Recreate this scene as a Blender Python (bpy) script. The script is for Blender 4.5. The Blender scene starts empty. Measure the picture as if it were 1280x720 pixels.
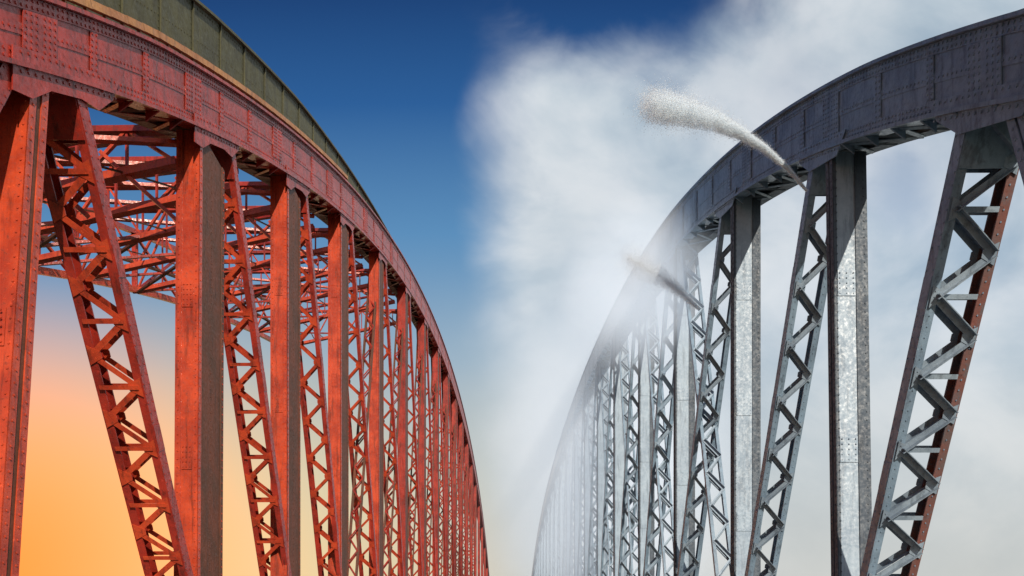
import bpy, math, random
import numpy as np
from mathutils import Vector
random.seed(4); np.random.seed(4)
EYE=1.7; F=900.0; A=10.0
scn=bpy.context.scene
scn.view_settings.view_transform='Standard'
scn.view_settings.look='None'; scn.view_settings.exposure=0

def lin(c):
    return tuple(((v/255)/12.92 if v/255<=0.04045 else ((v/255+0.055)/1.055)**2.4) for v in c)+(1.0,)

# ------------------------------------------------------------ node helper
class NB:
    def __init__(s,nt): s.nt=nt; s.n=nt.nodes; s.l=nt.links
    def put(s,sock,v):
        if isinstance(v,bpy.types.NodeSocket): s.l.new(v,sock)
        else: sock.default_value=v
    def math(s,op,a,b=None,c=None,clamp=False):
        n=s.n.new('ShaderNodeMath'); n.operation=op; n.use_clamp=clamp
        s.put(n.inputs[0],a)
        if b is not None: s.put(n.inputs[1],b)
        if c is not None: s.put(n.inputs[2],c)
        return n.outputs[0]
    def smooth(s,v,lo,hi,a=0.0,b=1.0):
        n=s.n.new('ShaderNodeMapRange'); n.interpolation_type='SMOOTHSTEP'
        s.put(n.inputs['Value'],v); n.inputs['From Min'].default_value=lo; n.inputs['From Max'].default_value=hi
        n.inputs['To Min'].default_value=a; n.inputs['To Max'].default_value=b
        return n.outputs[0]
    def noise(s,vec,scale,detail=5,rough=0.55,dist=0.0):
        n=s.n.new('ShaderNodeTexNoise'); n.inputs['Scale'].default_value=scale
        n.inputs['Detail'].default_value=detail; n.inputs['Roughness'].default_value=rough
        n.inputs['Distortion'].default_value=dist
        s.l.new(vec,n.inputs['Vector']); return n.outputs['Fac']
    def mix(s,f,a,b,mode='MIX'):
        n=s.n.new('ShaderNodeMix'); n.data_type='RGBA'; n.blend_type=mode
        s.put(n.inputs[0],f); s.put(n.inputs[6],a); s.put(n.inputs[7],b); return n.outputs[2]
    def ramp(s,f,stops):
        n=s.n.new('ShaderNodeValToRGB'); s.l.new(f,n.inputs[0]); cr=n.color_ramp
        while len(cr.elements)<len(stops): cr.elements.new(0.5)
        for e,(p,c) in zip(cr.elements,stops): e.position=p; e.color=c
        return n.outputs[0]
    def comb(s,x,y,z):
        n=s.n.new('ShaderNodeCombineXYZ'); s.put(n.inputs[0],x); s.put(n.inputs[1],y); s.put(n.inputs[2],z); return n.outputs[0]

# ------------------------------------------------------------ world / sky
SUN_EL=math.radians(27); SUN_AZ=math.radians(154)   # azimuth from +Y clockwise (towards +X)
w=bpy.data.worlds.new('World'); scn.world=w; w.use_nodes=True
nt=w.node_tree; nt.nodes.clear(); b=NB(nt)
tc=nt.nodes.new('ShaderNodeTexCoord'); sp=nt.nodes.new('ShaderNodeSeparateXYZ'); nt.links.new(tc.outputs['Generated'],sp.inputs[0])
dx,dy,dz=sp.outputs
yy=b.math('MAXIMUM',b.math('ABSOLUTE',dy),0.15)
u=b.math('DIVIDE',dx,yy); v=b.math('DIVIDE',dz,yy)       # tan of azimuth / of elevation
P=b.comb(u,b.math('MULTIPLY',v,1.15),0.0)
n1=b.noise(P,2.2,5,0.52,0.25); n2=b.noise(P,3.6,6,0.55,0.35); n3=b.noise(P,1.1,3,0.5); n4=b.noise(P,1.9,4,0.5,0.4); n5=b.noise(P,7,5,.55,.4)
sky=b.ramp(b.math('DIVIDE',v,1.0,clamp=True),[(0.0,lin((232,202,158))),(0.15,lin((218,202,172))),(0.28,lin((194,198,188))),
   (0.44,lin((142,174,198))),(0.62,lin((92,143,188))),(0.80,lin((42,94,153))),(1.0,lin((14,50,104)))])
def blob(cx,cy,rx,ry,lo=1.0,hi=0.0):
    du=b.math('MULTIPLY',b.math('SUBTRACT',u,(cx-640)/900),900/rx)
    dv=b.math('MULTIPLY',b.math('SUBTRACT',v,(850-cy)/900),900/ry)
    d=b.math('SQRT',b.math('ADD',b.math('MULTIPLY',du,du),b.math('MULTIPLY',dv,dv)))
    d=b.math('ADD',d,b.math('MULTIPLY',b.math('SUBTRACT',n1,0.5),1.0))
    d=b.math('ADD',d,b.math('MULTIPLY',b.math('SUBTRACT',n5,0.5),0.8))
    return b.smooth(d,lo,hi)
warm=b.math('MULTIPLY',b.smooth(u,0.05,-0.55),b.smooth(v,0.60,0.16))
sky=b.mix(warm,sky,lin((255,220,148)))
glow=b.smooth(b.math('SQRT',b.math('ADD',b.math('POWER',b.math('ABSOLUTE',b.math('ADD',u,0.74)),2.0),b.math('POWER',b.math('ABSOLUTE',b.math('MULTIPLY',b.math('SUBTRACT',v,0.12),1.05)),2.0))),0.52,0.0)
sky=b.mix(glow,sky,(1.7,0.36,0.02,1))
edge=b.math('ADD',u,b.math('MULTIPLY',b.math('SUBTRACT',n1,0.5),0.22))
edge=b.math('ADD',edge,b.math('MULTIPLY',b.math('SUBTRACT',n2,0.5),0.10))
reg=b.smooth(edge,-0.075,0.05)
low=b.smooth(v,0.60,0.34)
reg=b.math('MULTIPLY',reg,b.math('SUBTRACT',1.0,b.math('MULTIPLY',low,0.4)))
hole=blob(705,-15,300,120,1.15,0.3)
hole2=blob(1130,235,60,75)
reg=b.math('MULTIPLY',reg,b.math('SUBTRACT',1.0,hole))
reg=b.math('MULTIPLY',reg,b.math('SUBTRACT',1.0,b.math('MULTIPLY',hole2,0.4)))
haze=b.math('MULTIPLY',b.smooth(u,-0.2,0.10),b.math('MULTIPLY',low,0.75))
dens=b.math('MULTIPLY',reg,b.smooth(n4,0.30,0.55,0.76,1.0))
cc=b.ramp(n2,[(0.30,lin((164,184,200))),(0.44,lin((200,212,221))),(0.56,lin((228,233,237))),(0.72,lin((246,247,248)))])
cc=b.mix(b.smooth(n3,0.45,0.62,0.0,0.40),cc,lin((172,188,201)))
cc=b.mix(b.smooth(n5,0.5,0.30,0.0,0.25),cc,lin((150,170,188)))
cc=b.mix(b.smooth(v,0.42,0.12,0.0,0.65),cc,lin((200,200,196)))
sky=b.mix(haze,sky,lin((204,208,206)))
sky=b.mix(dens,sky,cc)
st=nt.nodes.new('ShaderNodeTexSky'); st.sky_type='NISHITA'; st.sun_disc=False
st.sun_elevation=SUN_EL; st.sun_rotation=SUN_AZ
bg1=nt.nodes.new('ShaderNodeBackground'); nt.links.new(st.outputs[0],bg1.inputs[0]); bg1.inputs[1].default_value=0.006
bg2=nt.nodes.new('ShaderNodeBackground'); nt.links.new(sky,bg2.inputs[0]); bg2.inputs[1].default_value=0.95
ad=nt.nodes.new('ShaderNodeAddShader'); nt.links.new(bg1.outputs[0],ad.inputs[0]); nt.links.new(bg2.outputs[0],ad.inputs[1])
wo=nt.nodes.new('ShaderNodeOutputWorld'); nt.links.new(ad.outputs[0],wo.inputs[0])

sd=bpy.data.lights.new('sun','SUN'); sd.energy=4.7; sd.angle=math.radians(0.6); sd.color=(1.0,0.88,0.73)
so=bpy.data.objects.new('sun',sd); scn.collection.objects.link(so)
tosun=Vector((math.sin(SUN_AZ)*math.cos(SUN_EL),math.cos(SUN_AZ)*math.cos(SUN_EL),math.sin(SUN_EL)))
so.rotation_euler=tosun.to_track_quat('Z','Y').to_euler(); so.location=(30,-30,40)

# ------------------------------------------------------------ materials
def paint(name,c1,c2,rust,rustamt=0.5,rough=0.5,bump=0.25,speck=1.0):
    m=bpy.data.materials.new(name); m.use_nodes=True; nt=m.node_tree; q=NB(nt)
    bs=nt.nodes['Principled BSDF']
    g=nt.nodes.new('ShaderNodeNewGeometry'); pos=g.outputs['Position']
    mp=nt.nodes.new('ShaderNodeMapping'); mp.inputs['Scale'].default_value=(3.0,3.0,0.35); nt.links.new(pos,mp.inputs[0])
    big=q.noise(pos,0.9,6,0.65); fine=q.noise(pos,9.0,6,0.7); st=q.noise(mp.outputs[0],1.6,6,0.65)
    col=q.mix(q.smooth(big,0.35,0.65),c1,c2)
    col=q.mix(q.smooth(st,0.50,0.68,0.0,rustamt),col,rust)
    col=q.mix(q.smooth(fine,0.54,0.70,0.0,rustamt*0.9*speck),col,rust)
    col=q.mix(q.smooth(fine,0.42,0.27,0.0,0.45*speck),col,tuple(min(1,x*1.9+0.02) for x in c1[:3])+(1,))
    nt.links.new(col,bs.inputs['Base Color'])
    nt.links.new(q.smooth(fine,0.3,0.7,rough-0.12,rough+0.25),bs.inputs['Roughness'])
    bp=nt.nodes.new('ShaderNodeBump'); bp.inputs['Strength'].default_value=bump; bp.inputs['Distance'].default_value=0.05
    nt.links.new(fine,bp.inputs['Height']); nt.links.new(bp.outputs[0],bs.inputs['Normal'])
    return m
C=lambda r,g,b_:(r,g,b_,1.0)
M_red=paint('red_paint',C(.38,.032,.018),C(.21,.018,.012),C(.045,.011,.008),0.65,0.30)
M_redd=paint('shaded_red_paint',C(.14,.038,.016),C(.08,.030,.014),C(.028,.012,.009),0.55,0.6)  # darker copy of the red: shade on post sides put into the colour
M_redl=paint('warm_lit_red_paint',C(.55,.066,.022),C(.34,.034,.013),C(.07,.015,.009),0.6,0.30)  # brighter, more orange copy of the red: warm light put into the colour
M_olive=paint('olive_paint',C(.072,.070,.028),C(.048,.048,.022),C(.020,.018,.010),0.5,0.6)
M_pipe=paint('ochre_paint',C(.48,.22,.07),C(.36,.14,.05),C(.12,.05,.03),0.5)
M_grey=paint('blue_grey_paint',C(.215,.315,.42),C(.14,.21,.29),C(.05,.07,.10),0.6,0.36,.2,.8)
M_mid=paint('light_blue_grey_paint',C(.27,.35,.43),C(.17,.23,.30),C(.06,.08,.105),0.55,0.40,.2,.8)
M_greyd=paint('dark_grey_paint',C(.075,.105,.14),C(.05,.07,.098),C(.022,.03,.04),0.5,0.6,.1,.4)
M_white=paint('pale_grey_paint',C(.32,.42,.52),C(.24,.325,.42),C(.12,.165,.22),0.6,0.5,.08,.4)
M_rust=paint('primer_red_paint',C(.17,.055,.042),C(.11,.075,.075),C(.09,.10,.12),0.8,0.6)

# ------------------------------------------------------------ mesh builder
class MB:
    def __init__(s): s.v=[]; s.f=[]; s.m=[]; s.mats=[]
    def mi(s,m):
        if m not in s.mats: s.mats.append(m)
        return s.mats.index(m)
    def hexa(s,q0,q1,m,side=None):
        k=len(s.v); s.v+= [tuple(p) for p in q0]+[tuple(p) for p in q1]
        i=s.mi(m)
        fs=[(3,2,1,0),(4,5,6,7),(0,1,5,4),(1,2,6,5),(2,3,7,6),(3,0,4,7)]
        for j,f in enumerate(fs):
            s.f.append(tuple(k+a for a in f))
            if side is not None and j in side: s.m.append(s.mi(side[j]))
            else: s.m.append(i)
    def beam(s,p0,p1,wd,ht,m,up=(0,0,1)):
        p0=Vector(p0); p1=Vector(p1); d=(p1-p0)
        if d.length<1e-5: return
        d.normalize(); up=Vector(up); sx=d.cross(up)
        if sx.length<1e-3: sx=d.cross(Vector((1,0,0)))
        sx.normalize(); uz=sx.cross(d).normalized()
        a=sx*wd/2; c=uz*ht/2
        q=lambda p:[p-a-c,p+a-c,p+a+c,p-a+c]
        s.hexa(q(p0),q(p1),m)
    def angle(s,p0,p1,sz,m,up=(0,0,1)):      # L-section bar
        up=Vector(up).normalized(); s.beam(p0,p1,sz,.02,m,up)
        p0=Vector(p0); p1=Vector(p1); d=(p1-p0).normalized(); sx=d.cross(up)
        if sx.length<1e-3: return
        sx.normalize(); uz=sx.cross(d)
        o=sx*(sz/2)-uz*(sz/2+.011)
        s.beam(p0+o,p1+o,.02,sz,m,up)
    def sweep(s,ys,x0,x1,zlo,zhi,m):
        k=len(s.v); i=s.mi(m)
        for y in ys:
            a,c=zlo(y),zhi(y)
            s.v+=[(x0,y,a),(x1,y,a),(x1,y,c),(x0,y,c)]
        n=len(ys)
        for j in range(n-1):
            o=k+4*j
            for e in range(4):
                s.f.append((o+e,o+(e+1)%4,o+4+(e+1)%4,o+4+e)); s.m.append(i)
        s.f.append((k,k+1,k+2,k+3)); s.m.append(i); o=k+4*(n-1); s.f.append((o+3,o+2,o+1,o)); s.m.append(i)
    def rivet(s,p,nrm,r,m):
        p=Vector(p); n=Vector(nrm); t=n.cross(Vector((0,0,1)))
        if t.length<1e-3: t=Vector((1,0,0))
        t.normalize(); b2=n.cross(t); k=len(s.v); i=s.mi(m); N=6
        for (rr,h) in ((r,-0.004),(r*0.75,r*0.6)):
            for a in range(N):
                an=2*math.pi*a/N; s.v.append(tuple(p+t*rr*math.cos(an)+b2*rr*math.sin(an)+n*h))
        for a in range(N):
            s.f.append((k+a,k+(a+1)%N,k+N+(a+1)%N,k+N+a)); s.m.append(i)
        s.f.append(tuple(k+N+a for a in range(N))); s.m.append(i)
    def poly(s,pts,thick,m):
        k=len(s.v); n=len(pts); th=Vector(thick); i=s.mi(m)
        for p in pts: s.v.append(tuple(Vector(p)))
        for p in pts: s.v.append(tuple(Vector(p)+th))
        s.f.append(tuple(range(k,k+n))); s.m.append(i); s.f.append(tuple(range(k+2*n-1,k+n-1,-1))); s.m.append(i)
        for a in range(n): s.f.append((k+a,k+(a+1)%n,k+n+(a+1)%n,k+n+a)); s.m.append(i)
    def obj(s,name,parent=None):
        me=bpy.data.meshes.new(name); me.from_pydata(s.v,[],s.f)
        for m in s.mats: me.materials.append(m)
        me.polygons.foreach_set('material_index',s.m); me.update()
        o=bpy.data.objects.new(name,me); scn.collection.objects.link(o)
        if parent: o.parent=parent
        return o

def empty(name):
    e=bpy.data.objects.new(name,None); scn.collection.objects.link(e); return e

# ------------------------------------------------------------ arch profiles (metres)
def profile(pts,crown):
    Y=np.array([p[0] for p in pts]); Z=np.array([p[1] for p in pts])
    m=Y<crown*0.98
    Y2=np.concatenate([Y,2*crown-Y[m][-4:]]); Z2=np.concatenate([Z,Z[m][-4:]])
    co=np.polyfit(np.sqrt(Y2),Z2,6,w=900/Y2**0.8)
    z14=np.polyval(co,math.sqrt(14)); z15=np.polyval(co,math.sqrt(15.5)); sl=(z15-z14)/1.5
    def f(y):
        if y>crown: y=2*crown-y
        if y<14: return EYE+float(z14+sl*(y-14))
        return EYE+float(np.polyval(co,math.sqrt(y)))
    return f
L_lo=profile([(14,12.0),(17.65,14.5),(20.5,16.1),(26.5,19.5),(33.3,23.1),(47.4,29.5),(64.3,35.9),(100,45.2),(140,51.8),(200,55.0)],200)
L_th=lambda y:float(np.interp(y,[14,20,30,45,80,150,200],[1.55,1.9,2.05,2.25,2.4,3.0,3.0]))
R_lo=profile([(14,11.3),(19.6,14.8),(28,19.6),(36,23.4),(45,26.7),(60,31.2),(82,36.6),(112,42.0),(180,50),(240,53.0),(270,53.3)],270)
R_th=lambda y:float(np.interp(y,[14,20,30,45,80,150,200],[1.75,2.0,2.2,2.45,2.5,3.0,3.2]))

def yseq(y0,y1):
    ys=[y0]
    while ys[-1]<y1:
        ys.append(ys[-1]+max(0.8,min(4.0,ys[-1]*0.035)))
    return ys

def laced(mb,p0,p1,S,dX,rn,rx,m,mlace,panel=0.95,layers=(-0.5,0.5),mback=None,style=0,bar=0.12,detail=True):
    p0=Vector(p0); p1=Vector(p1); d=(p1-p0); Ln=d.length; d.normalize()
    X=Vector((S,0,0)); n=X.cross(d).normalized()
    for o,mm in ((0,m),(dX,mback or m)):
        a=p0+X*o; c=p1+X*o
        mb.beam(a,c,0.05,rn,mm,up=n)
        inward=1 if o==0 else -1
        for sgn in (-1,1):
            off=n*sgn*(rn/2-0.02)+X*inward*(rx/2)
            mb.beam(a+off,c+off,rx,0.045,mm,up=n)
    k=max(2,int(Ln/panel)); st=Ln/k
    for ly in layers:
        nn=n*ly*(rn+0.035)
        for i in range(k):
            a=p0+d*(i*st)+nn; c=p0+d*((i+1)*st)+nn
            A0=a+X*(rx*0.5); B0=a+X*(dX-rx*0.5); A1=c+X*(rx*0.5); B1=c+X*(dX-rx*0.5)
            if i%2==0: mb.angle(A0,B1,bar,mlace,up=n)
            else: mb.angle(B0,A1,bar,mlace,up=n)
            if style==1 and i%2==0: mb.beam(A0+n*.03,B0+n*.03,bar*0.8,0.03,mlace,up=n)
            if detail:
                gp=(B1 if i%2==0 else A1); ss=1 if i%2==0 else -1
                t=-X*ss
                mb.poly([gp-d*0.24+X*ss*0.08,gp+d*0.24+X*ss*0.08,gp+d*0.08+t*0.26,gp-d*0.08+t*0.26],n*0.02*(1 if ly>0 else -1),mlace)
                for e in (-.12,0,.12): mb.rivet(gp+d*e-n*.02,(-n) ,.022,mlace)
    for t0 in (0.0,Ln-1.0):
        for ly in layers:
            nn=n*ly*(rn+0.06)
            a=p0+d*t0+nn; c=p0+d*(t0+1.0)+nn
            mb.poly([a,a+X*dX,c+X*dX,c],n*0.02,m)
    if detail:
        for i in range(int(Ln/0.24)):
            t=i*0.24+0.1
            for e in (-rn*0.36,rn*0.36):
                mb.rivet(p0+d*t+n*e-X*0.025,-X,0.026,m)
            for e in (rx*.5,dX-rx*.5):
                mb.rivet(p0+d*t-n*(rn/2+.003)+X*e,-n,0.024,m)
        t=3.1
        while t<Ln-2:
            mb.beam(p0+d*t-X*.034,p0+d*(t+.7)-X*.034,.016,rn*.9,m,up=n); t+=4.3

def column(mb,S,yt,yb,W,D,zb,zt,mf,ms,mweb=None,riv=True,fl=.16,flb=None):
    flb=flb or fl
    x0=S*A; x1=S*(A+W)
    def q(y,z,xa=x0,xb=x1,d0=0,d1=D): return [(xa,y+d0,z),(xb,y+d0,z),(xb,y+d1,z),(xa,y+d1,z)]
    mb.hexa(q(yb,zb),q(yt,zt),mweb or mf,{5:ms,3:ms,4:ms})
    for (xa,xb) in ((x0-S*0.03,x0+S*fl),(x1-S*flb,x1+S*0.03)):
        mb.hexa(q(yb,zb,xa,xb,-0.03,0.0-0.002),q(yt,zt,xa,xb,-0.03,-0.002),mf if mweb is None else ms)
    for (d0,d1) in ((-0.03,0.17),(D-0.17,D+0.03)):
        mb.hexa(q(yb,zb,x0-S*0.032,x0-S*0.003,d0,d1),q(yt,zt,x0-S*0.032,x0-S*0.003,d0,d1),ms if d0>0.5 or mweb is not None else mf)
    if riv:
        nz=int((zt-zb)/0.26)
        for i in range(nz):
            t=(i+0.5)/nz; z=zb+(zt-zb)*t; y=yb+(yt-yb)*t
            if z<EYE+1.5: continue
            for xx in (x0+S*0.07,x1-S*0.07): mb.rivet((xx,y-0.03,z),(0,-1,0),0.03,mf if mweb is None else ms)
            for yy_ in (y+0.07,y+D-0.07): mb.rivet((x0-S*0.032,yy_,z),(-S,0,0),0.03,mf if mweb is None else ms)
            if D>1: mb.rivet((x0-S*0.0,y+D*.5,z),(-S,0,0),0.024,ms)
        z=zb+3.0
        while z<zt-1.5:
            t=(z-zb)/(zt-zb); t2=(z+.8-zb)/(zt-zb); y=yb+(yt-yb)*t; y2=yb+(yt-yb)*t2
            xa=x0+S*(fl+.02); xb=x1-S*(flb+.02)
            mb.hexa(q(y,z,xa,xb,-.022,-.002),q(y2,z+.8,xa,xb,-.022,-.002),mweb or mf)
            for ii in range(5):
                for xx in (xa+S*.06,(xa+xb)/2,xb-S*.06): mb.rivet((xx,y-.022,z+.08+ii*.16),(0,-1,0),.026,mweb or mf)
            z+=5.2

def arch_rib(root,S,lo,th,yend,m,md,W=1.5,name='arch_chord',near=80):
    hi=lambda y:lo(y)+th(y)
    ys=yseq(-6,yend); x0=S*A
    mb=MB()
    mb.sweep(ys,x0,x0+S*0.06,lambda y:lo(y)+.12,lambda y:hi(y)-.1,m)
    mb.sweep(ys,x0+S*(W-.06),x0+S*W,lambda y:lo(y)+.12,lambda y:hi(y)-.1,md)
    mb.sweep(ys,x0-S*.16,x0+S*(W+.1),lambda y:hi(y)-.098,hi,m)
    mb.sweep(ys,x0-S*.16,x0+S*.42,lo,lambda y:lo(y)+.10,m)
    mb.sweep(ys,x0+S*(W-.42),x0+S*(W+.1),lo,lambda y:lo(y)+.10,md)
    mb.sweep(ys,x0-S*.03,x0-S*.002,lambda y:lo(y)+.11,lambda y:lo(y)+.38,m)
    mb.sweep(ys,x0-S*.03,x0-S*.002,lambda y:hi(y)-.38,lambda y:hi(y)-.11,m)
    mb.sweep(ys,x0-S*.018,x0-S*.002,lambda y:lo(y)+th(y)*.5-.12,lambda y:lo(y)+th(y)*.5+.12,m)
    y=8.0; k=0
    while y<near*1.6:
        big=(k%3==0)
        wdt=1.1 if big else 0.30; pr=0.045 if big else 0.034
        mb.hexa([(x0-S*pr,y,lo(y)+.39),(x0-S*.019,y,lo(y)+.39),(x0-S*.019,y+wdt,lo(y+wdt)+.39),(x0-S*pr,y+wdt,lo(y+wdt)+.39)],
                [(x0-S*pr,y,hi(y)-.39),(x0-S*.019,y,hi(y)-.39),(x0-S*.019,y+wdt,hi(y+wdt)-.39),(x0-S*pr,y+wdt,hi(y+wdt)-.39)],m)
        if y<60:
            n=int((th(y)-.8)/.15)
            for i in range(n+1):
                f=.44+i*(th(y)-.88)/max(n,1)
                for e in ((.08,.25,.42,.68,.85,1.02) if big else (.06,.24)): mb.rivet((x0-S*pr,y+e,lo(y+e)+f),(-S,0,0),.032,m)
        y+=1.9*(1+y/60); k+=1
    y=8.0
    while y<60:
        for f in (.17,.31): mb.rivet((x0-S*.03,y,lo(y)+f),(-S,0,0),.034,m)
        for f in (.17,.31): mb.rivet((x0-S*.03,y,hi(y)-f),(-S,0,0),.034,m)
        if y<35: mb.rivet((x0-S*.018,y,lo(y)+th(y)*.5),(-S,0,0),.03,m)
        y+=.17 if y<30 else .26
    mb.obj(name,root)
    mb=MB(); y=7; i=0
    while y<near*2:
        st=1.15*(1+y/90)
        mb.beam((x0+S*.05,y,lo(y)+.05),(x0+S*(W-.05),y,lo(y)+.05),.14,.10,md)
        mb.poly([(x0+S*.07,y,lo(y)+.1),(x0+S*(W-.07),y,lo(y)+.1),(x0+S*(W-.07),y,lo(y)+.75),(x0+S*.07,y,lo(y)+.75)],(0,.03,0),md)
        if i%2: mb.beam((x0+S*.1,y,lo(y)-.03),(x0+S*(W-.1),y+st,lo(y+st)-.03),.12,.03,m)
        else: mb.beam((x0+S*(W-.1),y,lo(y)-.03),(x0+S*.1,y+st,lo(y+st)-.03),.12,.03,m)
        mb.poly([(x0-S*.14,y,lo(y)-.005),(x0+S*.25,y,lo(y)-.005),(x0+S*.25,y,lo(y)-.30)],(0,.04,0),m)
        y+=st; i+=1
    mb.obj('underside_lacing',root)

# ============================================================ RED BRIDGE
red=empty('red_arch_bridge'); S=-1
Lcols=[22.8,32.0,42.0,54.0,67.5,82,97,112,128,145,163,182,202,224,248,272,296]
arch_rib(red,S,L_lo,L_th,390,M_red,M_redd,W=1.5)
mb=MB()
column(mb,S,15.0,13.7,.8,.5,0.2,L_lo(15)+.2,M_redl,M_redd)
for i,y in enumerate(Lcols):
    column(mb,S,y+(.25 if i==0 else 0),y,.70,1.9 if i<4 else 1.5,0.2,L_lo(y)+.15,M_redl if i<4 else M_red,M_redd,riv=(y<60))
mb.obj('vertical_posts',red)
mb=MB()
tops=[16.6]+[c+2.9 for c in Lcols]
bots=[Lcols[0]+1.9]+[c+3.1 for c in Lcols[1:]]+[300]
for i,(yt,yb) in enumerate(zip(tops,bots)):
    if yt>200: break
    zt=L_lo(yt)-.1
    laced(mb,(S*A,yt,zt),(S*A,yb,0.6),S,1.25,.42,.2,M_red,M_redl,panel=.8*(1+i*.08),style=1 if i<2 else 0,bar=.14,detail=yt<60)
    if i>=3: laced(mb,(S*(A+.2),bots[i]-1.5,L_lo(bots[i])-.1),(S*(A+.2),yt,.6),S,.7,.2,.12,M_redd,M_red,panel=.9,bar=.1,detail=False)
mb.obj('lattice_diagonals',red)
mb=MB()
laced(mb,(S*A,14.4,L_lo(14.4)),(S*A,11.2,7.0),S,.9,.36,.18,M_red,M_redl)
for i,y in enumerate([14.6]+Lcols[:8]):
    y1=y-.3; y2=y+3.6
    mb.poly([(S*A-S*.06,y1,L_lo(y1)+.4),(S*A-S*.06,y2,L_lo(y2)+.4),(S*A-S*.06,y2-.3,L_lo(y2-.3)-.15),(S*A-S*.06,y2-.9,L_lo(y2-.9)-.5),(S*A-S*.06,y2-1.6,L_lo(y2-1.6)-.35),(S*A-S*.06,y1+1.2,L_lo(y1+1.2)-.35),(S*A-S*.06,y1+.6,L_lo(y1+.6)-.6),(S*A-S*.06,y1,L_lo(y1)-.5)],(-S*.03,0,0),M_red)
    if i<5:
        for a in np.linspace(0.06,.94,16):
            yy_=y1+(y2-y1)*a
            for f in (.3,.06,-.1): mb.rivet((S*A-S*.09,yy_,L_lo(yy_)+f),(-S,0,0),.034,M_red)
mb.obj('gusset_plates',red)
# olive upper girder + ochre pipe handrail
mb=MB(); L_hi=lambda y:L_lo(y)+L_th(y)
ex=lambda y:float(np.interp(y,[5,25,35,45,60,80],[2.3,2.35,2.1,1.5,.75,.25]))
ys=yseq(-2,85)
mb.sweep(ys,-10.5,-10.9,lambda y:L_hi(y)+.01,lambda y:L_hi(y)+ex(y),M_olive)
mb.sweep(ys,-10.35,-11.1,lambda y:L_hi(y)+ex(y)+.002,lambda y:L_hi(y)+ex(y)+.1,M_olive)
y=6
while y<70:
    mb.beam((-10.46,y,L_hi(y)+.05),(-10.46,y,L_hi(y)+ex(y)),.05,.07,M_olive,up=(0,1,0))
    if y<50:
        for f in np.arange(.2,ex(y)-.1,.2):
            for e in (-.1,.1): mb.rivet((-10.5,y+e,L_hi(y+e)+f),(1,0,0),.028,M_olive)
        for e in np.arange(0,1.6*(1+y/60),.2):
            mb.rivet((-10.5,y+e,L_hi(y+e)+ex(y+e)-.12),(1,0,0),.03,M_olive)
            mb.rivet((-10.5,y+e,L_hi(y+e)+ex(y+e)*.5),(1,0,0),.026,M_olive)
    y+=1.6*(1+y/60)
mb.obj('olive_upper_girder',red)
mb=MB()
ys=yseq(0,42)
for a,c in zip(ys[:-1],ys[1:]):
    mb.beam((-9.9,a,L_hi(a)+.20),(-9.9,c+.02,L_hi(c)+.20),.16,.16,M_pipe)
    mb.beam((-9.95,a,L_hi(a)),(-9.95,a,L_hi(a)+.18),.08,.08,M_pipe)
mb.obj('service_pipe',red)
# lateral wind bracing to second, lighter truss rib
mb=MB(); XF=-25.0; TD=3.9
ys=yseq(12,80)
for dz_,mm,hh in ((0,M_red,.32),(-TD,M_redl,.40),(-TD*.5,M_redd,.14)):
    mb.sweep(ys,XF,XF-.35,lambda y:L_lo(y)+dz_,lambda y:L_lo(y)+dz_+hh,mm)
yb_=[14,19,24.5,30,35.5,41.5,48,55,62,70,79]
for i,y in enumerate(yb_):
    z=L_lo(y)
    t0=Vector((-11.4,y,z+.25)); t1=Vector((XF,y,z+.1)); l0=t0-Vector((0,0,1.1)); l1=t1-Vector((0,0,TD))
    mb.beam(t0,t1,.26,.2,M_red); mb.beam(l0,l1,.3,.26,M_redl)
    k=8
    for j in range(k):
        a=t0.lerp(t1,j/k); c=l0.lerp(l1,(j+1)/k); a2=l0.lerp(l1,j/k); c2=t0.lerp(t1,(j+1)/k)
        if j%2: mb.beam(a,c,.12,.1,M_redl)
        else: mb.beam(a2,c2,.12,.1,M_redl)
        mb.beam(c,c2,.1,.08,M_red)
    mb.beam((XF-.17,y,z),(XF-.17,y,z-TD),.25,.25,M_red,up=(0,1,0))
    if i<len(yb_)-1:
        y2=yb_[i+1]; z2=L_lo(y2)
        q0=Vector((-11.4,y2,z2+.1)); q1=Vector((XF,y2,z2))
        mb.beam(t0-Vector((0,0,.12)),q1-Vector((0,0,.12)),.2,.14,M_red); mb.beam(t1-Vector((0,0,.3)),q0-Vector((0,0,.3)),.2,.14,M_redl)
        mb.beam((XF-.15,y,z),(XF-.15,y2,z2-TD),.16,.16,M_redl)
        mb.beam((XF-.2,y,z-TD),(XF-.2,y2,z2),.14,.14,M_red)
        m0=l0.lerp(l1,.5); m1=Vector((XF,y2,z2-TD)); mb.beam(m0,m1,.14,.12,M_redd)
        mb.beam(l1,Vector((-18.2,y2,z2-2.3)),.14,.12,M_red)
    mb.beam((-11.2,y,z-3.0),(-14.0,y,z-.5),.14,.12,M_redl)
for dzc,x_ in ((-1.8,-13.2),(-2.6,-17.0),(-3.1,-21.0)):
    for a,c in zip(ys[:-1],ys[1:]): mb.beam((x_,a,L_lo(a)+dzc+.6),(x_,c,L_lo(c)+dzc+.6),.06,.06,M_redd)
mb.obj('lateral_wind_bracing',red)
mb=MB()
for y in np.arange(12.4,17.0,.75):
    z=L_lo(y)
    mb.beam((-11.5,y,z-.4),(-15.5,y,z-.4),.09,.09,M_redl)
    mb.beam((-11.5,y,z+.25),(-15.5,y,z+.25),.12,.12,M_red)
for x in np.arange(-11.8,-15.6,-.62):
    for dz_ in (-.4,.25,): mb.beam((x,12.4,L_lo(12.4)+dz_),(x,16.9,L_lo(16.9)+dz_),.07,.07,M_redl)
    for y in (12.4,13.9,15.4,16.9): mb.beam((x,y,L_lo(y)-.4),(x,y,L_lo(y)+.25),.07,.07,M_red)
mb.obj('inspection_grid',red)

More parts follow.
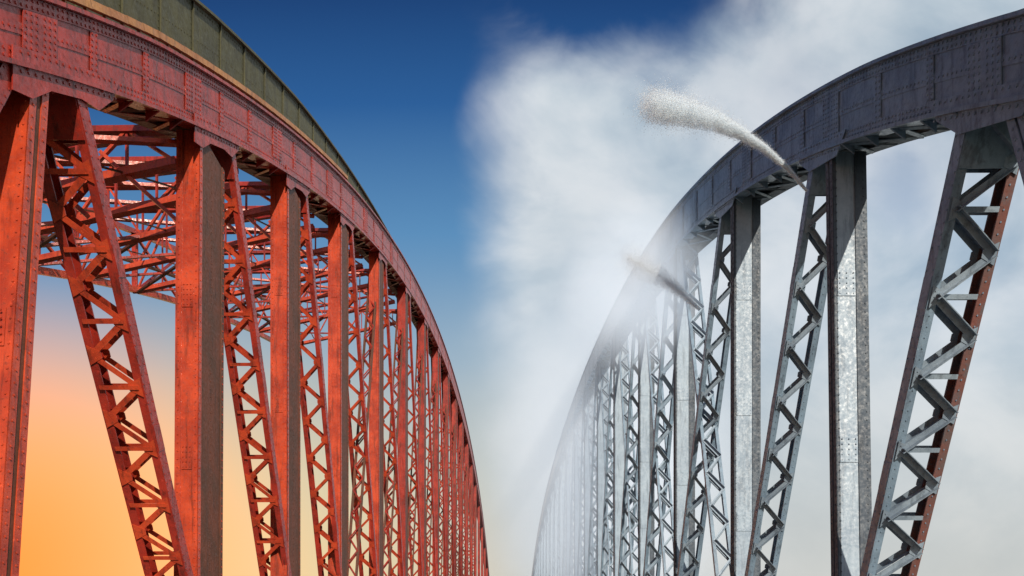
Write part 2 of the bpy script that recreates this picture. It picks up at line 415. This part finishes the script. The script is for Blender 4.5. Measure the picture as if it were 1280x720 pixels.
# ============================================================ GREY BRIDGE
grey=empty('grey_arch_bridge'); S=1
Rcols=[22.0,32.4,44.0,56.5,70,84,99,115,132,150,168,187,206,226,248,272,296,320,345]
arch_rib(grey,S,R_lo,R_th,530,M_grey,M_greyd,W=1.6,near=90)
mb=MB()
column(mb,S,14.2,10.2,.8,.4,.2,R_lo(14.2)+.2,M_grey,M_greyd)
for i,y in enumerate(Rcols):
    column(mb,S,y+.45*(i==0),y-.1*(i==0),1.0 if i<1 else 1.15,.42 if i<4 else .9,.2,R_lo(y)+.15,M_grey,M_grey if i>3 else M_greyd,mweb=M_white,riv=y<60,fl=.08,flb=.34 if i<4 else .2)
mb.obj('vertical_posts',grey)
mb=MB()
tops=[15.9,23.9,34.3]+[c+2.0 for c in Rcols[2:]]
bots=[22.4,33.6,47.5]+[c+2.2 for c in Rcols[3:]]+[360]
for i,(yt,yb) in enumerate(zip(tops,bots)):
    if yt>330: break
    laced(mb,(S*A,yt,R_lo(yt)-.1),(S*A,yb,.6),S,1.15 if i else 1.35,.42,.2,M_grey,M_mid if i<3 else M_white,panel=.85*(1+i*.1),style=1 if i<1 else 0,bar=.14 if i<3 else .2,mback=M_rust if i==0 else None,detail=yt<60)
    if 2<=i:
        laced(mb,(S*(A+.2),Rcols[i]-.5,R_lo(Rcols[i])-.1),(S*(A+.2),yt,2),S,.9,.22,.14,M_grey,M_white,panel=1.0,bar=.14,detail=False)
mb.obj('lattice_diagonals',grey)
mb=MB()
for i,y in enumerate([14.0]+Rcols[:8]):
    y1=y-.6; y2=y+3.2
    mb.poly([(S*A-S*.06,y1,R_lo(y1)+.4),(S*A-S*.06,y2,R_lo(y2)+.4),(S*A-S*.06,y2-.4,R_lo(y2-.4)-.12),(S*A-S*.06,y2-1.2,R_lo(y2-1.2)-.5),(S*A-S*.06,y1+.6,R_lo(y1+.6)-.3)],(-S*.03,0,0),M_grey)
    if i<5:
        for a in np.linspace(0.08,.92,16):
            yy_=y1+(y2-y1)*a
            for f in (.3,.06,-.1): mb.rivet((S*A-S*.09,yy_,R_lo(yy_)+f),(-S,0,0),.034,M_grey)
mb.obj('gusset_plates',grey)

# ============================================================ ground, road deck, abutments
def simple_mat(name,c1,c2,scale,rough=.85):
    m=bpy.data.materials.new(name); m.use_nodes=True; q=NB(m.node_tree); bs=m.node_tree.nodes['Principled BSDF']
    g=m.node_tree.nodes.new('ShaderNodeNewGeometry'); n=q.noise(g.outputs['Position'],scale,8,.65)
    m.node_tree.links.new(q.mix(q.smooth(n,.35,.65),c1,c2),bs.inputs['Base Color']); bs.inputs['Roughness'].default_value=rough
    bp=m.node_tree.nodes.new('ShaderNodeBump'); bp.inputs['Strength'].default_value=.3; m.node_tree.links.new(n,bp.inputs['Height']); m.node_tree.links.new(bp.outputs[0],bs.inputs['Normal'])
    return m
M_asph=simple_mat('asphalt',C(.05,.05,.052),C(.038,.038,.04),6); M_conc=simple_mat('concrete',C(.3,.29,.27),C(.22,.21,.2),2)
M_gr=simple_mat('ground_soil',C(.09,.085,.05),C(.05,.06,.03),.15); M_line=simple_mat('road_paint',C(.78,.78,.76),C(.6,.6,.58),8)
def boxo(name,x0,x1,y0,y1,z0,z1,m,parent=None):
    mb=MB(); mb.hexa([(x0,y0,z0),(x1,y0,z0),(x1,y1,z0),(x0,y1,z0)],[(x0,y0,z1),(x1,y0,z1),(x1,y1,z1),(x0,y1,z1)],m); return mb.obj(name,parent)
boxo('ground',-4000,4000,-3000,6000,-.5,-.02,M_gr)
road=boxo('road',-8,8,-60,600,-.018,0.0,M_asph)
mb=MB()
for y in range(-58,590,9): mb.hexa([(-.08,y,.004),(.08,y,.004),(.08,y+3,.004),(-.08,y+3,.004)],[(-.08,y,.006),(.08,y,.006),(.08,y+3,.006),(-.08,y+3,.006)],M_line)
for x in (-7.4,7.4): mb.hexa([(x-.07,-60,.004),(x+.07,-60,.004),(x+.07,600,.004),(x-.07,600,.004)],[(x-.07,-60,.006),(x+.07,-60,.006),(x+.07,600,.006),(x-.07,600,.006)],M_line)
mb.obj('lane_markings',road)
for nm,sx in (('pavement',-1),('pavement',1)):
    o=boxo(nm,min(sx*8,sx*14),max(sx*8,sx*14),-60,600,-.015,.12,M_conc)
for nm,par,sx in (('abutment',red,-1),('abutment',grey,1)):
    boxo(nm,min(sx*9.2,sx*12.4),max(sx*9.2,sx*12.4),-12,-4,.121,4.5,M_conc,par)

# ============================================================ water spray (fine droplets as tiny facets)
M_sp=bpy.data.materials.new('water_spray'); M_sp.use_nodes=True; nt=M_sp.node_tree; nt.nodes.clear()
SPC=(.91,.96,1.0,1)
df=nt.nodes.new('ShaderNodeBsdfDiffuse'); df.inputs[0].default_value=SPC
tr=nt.nodes.new('ShaderNodeBsdfTranslucent'); tr.inputs[0].default_value=SPC
mx=nt.nodes.new('ShaderNodeMixShader'); mx.inputs[0].default_value=.5; nt.links.new(df.outputs[0],mx.inputs[1]); nt.links.new(tr.outputs[0],mx.inputs[2])
ou=nt.nodes.new('ShaderNodeOutputMaterial'); nt.links.new(mx.outputs[0],ou.inputs[0])
def facets(name,c,size):
    n=len(c); V=c[:,None,:]+np.random.randn(n,3,3)*size[:,None,None]
    me=bpy.data.meshes.new(name); me.vertices.add(n*3); me.vertices.foreach_set('co',V.reshape(-1).astype(np.float32))
    me.loops.add(n*3); me.loops.foreach_set('vertex_index',np.arange(n*3,dtype=np.int32))
    me.polygons.add(n); me.polygons.foreach_set('loop_start',np.arange(0,n*3,3,dtype=np.int32)); me.polygons.foreach_set('loop_total',np.full(n,3,dtype=np.int32))
    me.update(calc_edges=True); me.materials.append(M_sp)
    o=bpy.data.objects.new(name,me); scn.collection.objects.link(o); return o
def sines(c,f,seed):
    r=np.random.RandomState(seed); o=np.zeros(len(c))
    for k in range(7):
        d=r.randn(3); d/=np.linalg.norm(d); ff=f*(1.0+.9*k*.6)
        o+=np.sin(c@d*ff+r.rand()*6.28+1.3*np.sin(c@r.randn(3)*ff*.3))/(1+.4*k)
    return o/2.2
def jet(name,path,rad,count,size,bias=1.0,seed=1,f=3.0,tailf=.25,pw=.7,mod=.3):
    P=np.array(path,float); R=np.array(rad,float)
    seg=np.linalg.norm(np.diff(P,axis=0),axis=1); cum=np.concatenate([[0],np.cumsum(seg)])/seg.sum()
    t=np.random.rand(int(count*1.7))**bias
    t=np.clip(t+np.random.randn(len(t))*.012,0,1.04)
    c=np.stack([np.interp(t,cum,P[:,i]) for i in range(3)],1)
    over=np.maximum(t-1,0)*seg.sum(); e=(P[-1]-P[-2])/np.linalg.norm(P[-1]-P[-2]); c+=over[:,None]*e
    r=np.interp(t,cum,R)
    off=np.random.randn(len(t),3); off=off/np.linalg.norm(off,axis=1)[:,None]*(np.random.rand(len(t))**pw)[:,None]
    tail=np.random.rand(len(t))<tailf
    off[tail]*=1.0+np.minimum(np.abs(np.random.randn(tail.sum(),1))*.5,1.2)
    p=c+off*r[:,None]
    keep=np.random.rand(len(t))<np.clip(.65+mod*sines(p,f,seed),.1,1)
    p=p[keep][:count]
    return facets(name,p,size*(.6+.8*np.random.rand(len(p))))
def pt(px,py,Y): return ((px-640)/F*Y,Y,EYE+(850-py)/F*Y)
jet('water_jet',[pt(1008,238,23.6),pt(985,211,23.5),pt(955,185,23.3),pt(925,166,23.1),pt(890,150,22.8),pt(850,138,22.5),pt(812,131,22.2)],
   [.035,.06,.10,.18,.30,.41,.50],380000,.0066,bias=.8,seed=9,f=4.5,mod=.32)
jet('water_jet',[pt(872,385,36),pt(850,364,36.3),pt(825,345,36.6),pt(785,322,37)],[.10,.25,.5,.85],80000,.0075,bias=.9,seed=5,f=3,tailf=.4,pw=.9,mod=.35)

# drifting mist: soft-edged volumes of water vapour, whitened by added emission
def mist(name,loc,rad,dens,nscale,em,col=(.50,.53,.58)):
    bpy.ops.mesh.primitive_uv_sphere_add(segments=24,ring_count=12,location=loc); o=bpy.context.object; o.name=name; o.scale=rad
    m=bpy.data.materials.new(name); m.use_nodes=True; nt=m.node_tree; nt.nodes.clear(); q=NB(nt)
    tc=nt.nodes.new('ShaderNodeTexCoord'); ln=nt.nodes.new('ShaderNodeVectorMath'); ln.operation='LENGTH'; nt.links.new(tc.outputs['Object'],ln.inputs[0])
    g=nt.nodes.new('ShaderNodeNewGeometry')
    n=q.noise(g.outputs['Position'],nscale,2,.55,.3)
    r=q.math('ADD',ln.outputs['Value'],q.math('MULTIPLY',q.math('SUBTRACT',n,.5),.35))
    d=q.math('MULTIPLY',q.smooth(r,.95,0.0),q.smooth(n,.3,.6,.45,1.25))
    d=q.math('MULTIPLY',d,q.smooth(ln.outputs['Value'],.98,.6))
    d=q.math('MULTIPLY',d,dens)
    pv=nt.nodes.new('ShaderNodeVolumePrincipled'); nt.links.new(d,pv.inputs['Density']); pv.inputs['Color'].default_value=col+(1,); pv.inputs['Anisotropy'].default_value=0
    pv.inputs['Emission Color'].default_value=(.86,.93,1.0,1); nt.links.new(q.math('MULTIPLY',d,em),pv.inputs['Emission Strength'])  # added glow standing in for light scattered repeatedly inside the mist
    ou=nt.nodes.new('ShaderNodeOutputMaterial'); nt.links.new(pv.outputs[0],ou.inputs['Volume']); o.data.materials.append(m); return o
mist('spray_mist',pt(765,600,105),(24,50,34),.055,.07,.60)
mist('spray_mist',pt(795,365,43),(6.4,7,6.2),.34,.28,.64)

# ============================================================ camera
cd=bpy.data.cameras.new('camera'); cam=bpy.data.objects.new('camera',cd); scn.collection.objects.link(cam)
cam.location=(0,0,EYE); cam.rotation_euler=(math.radians(90),0,0)
cd.sensor_width=36; cd.lens=36*F/1280; cd.shift_y=490/1280; cd.clip_end=12000; cd.clip_start=.1
scn.camera=cam
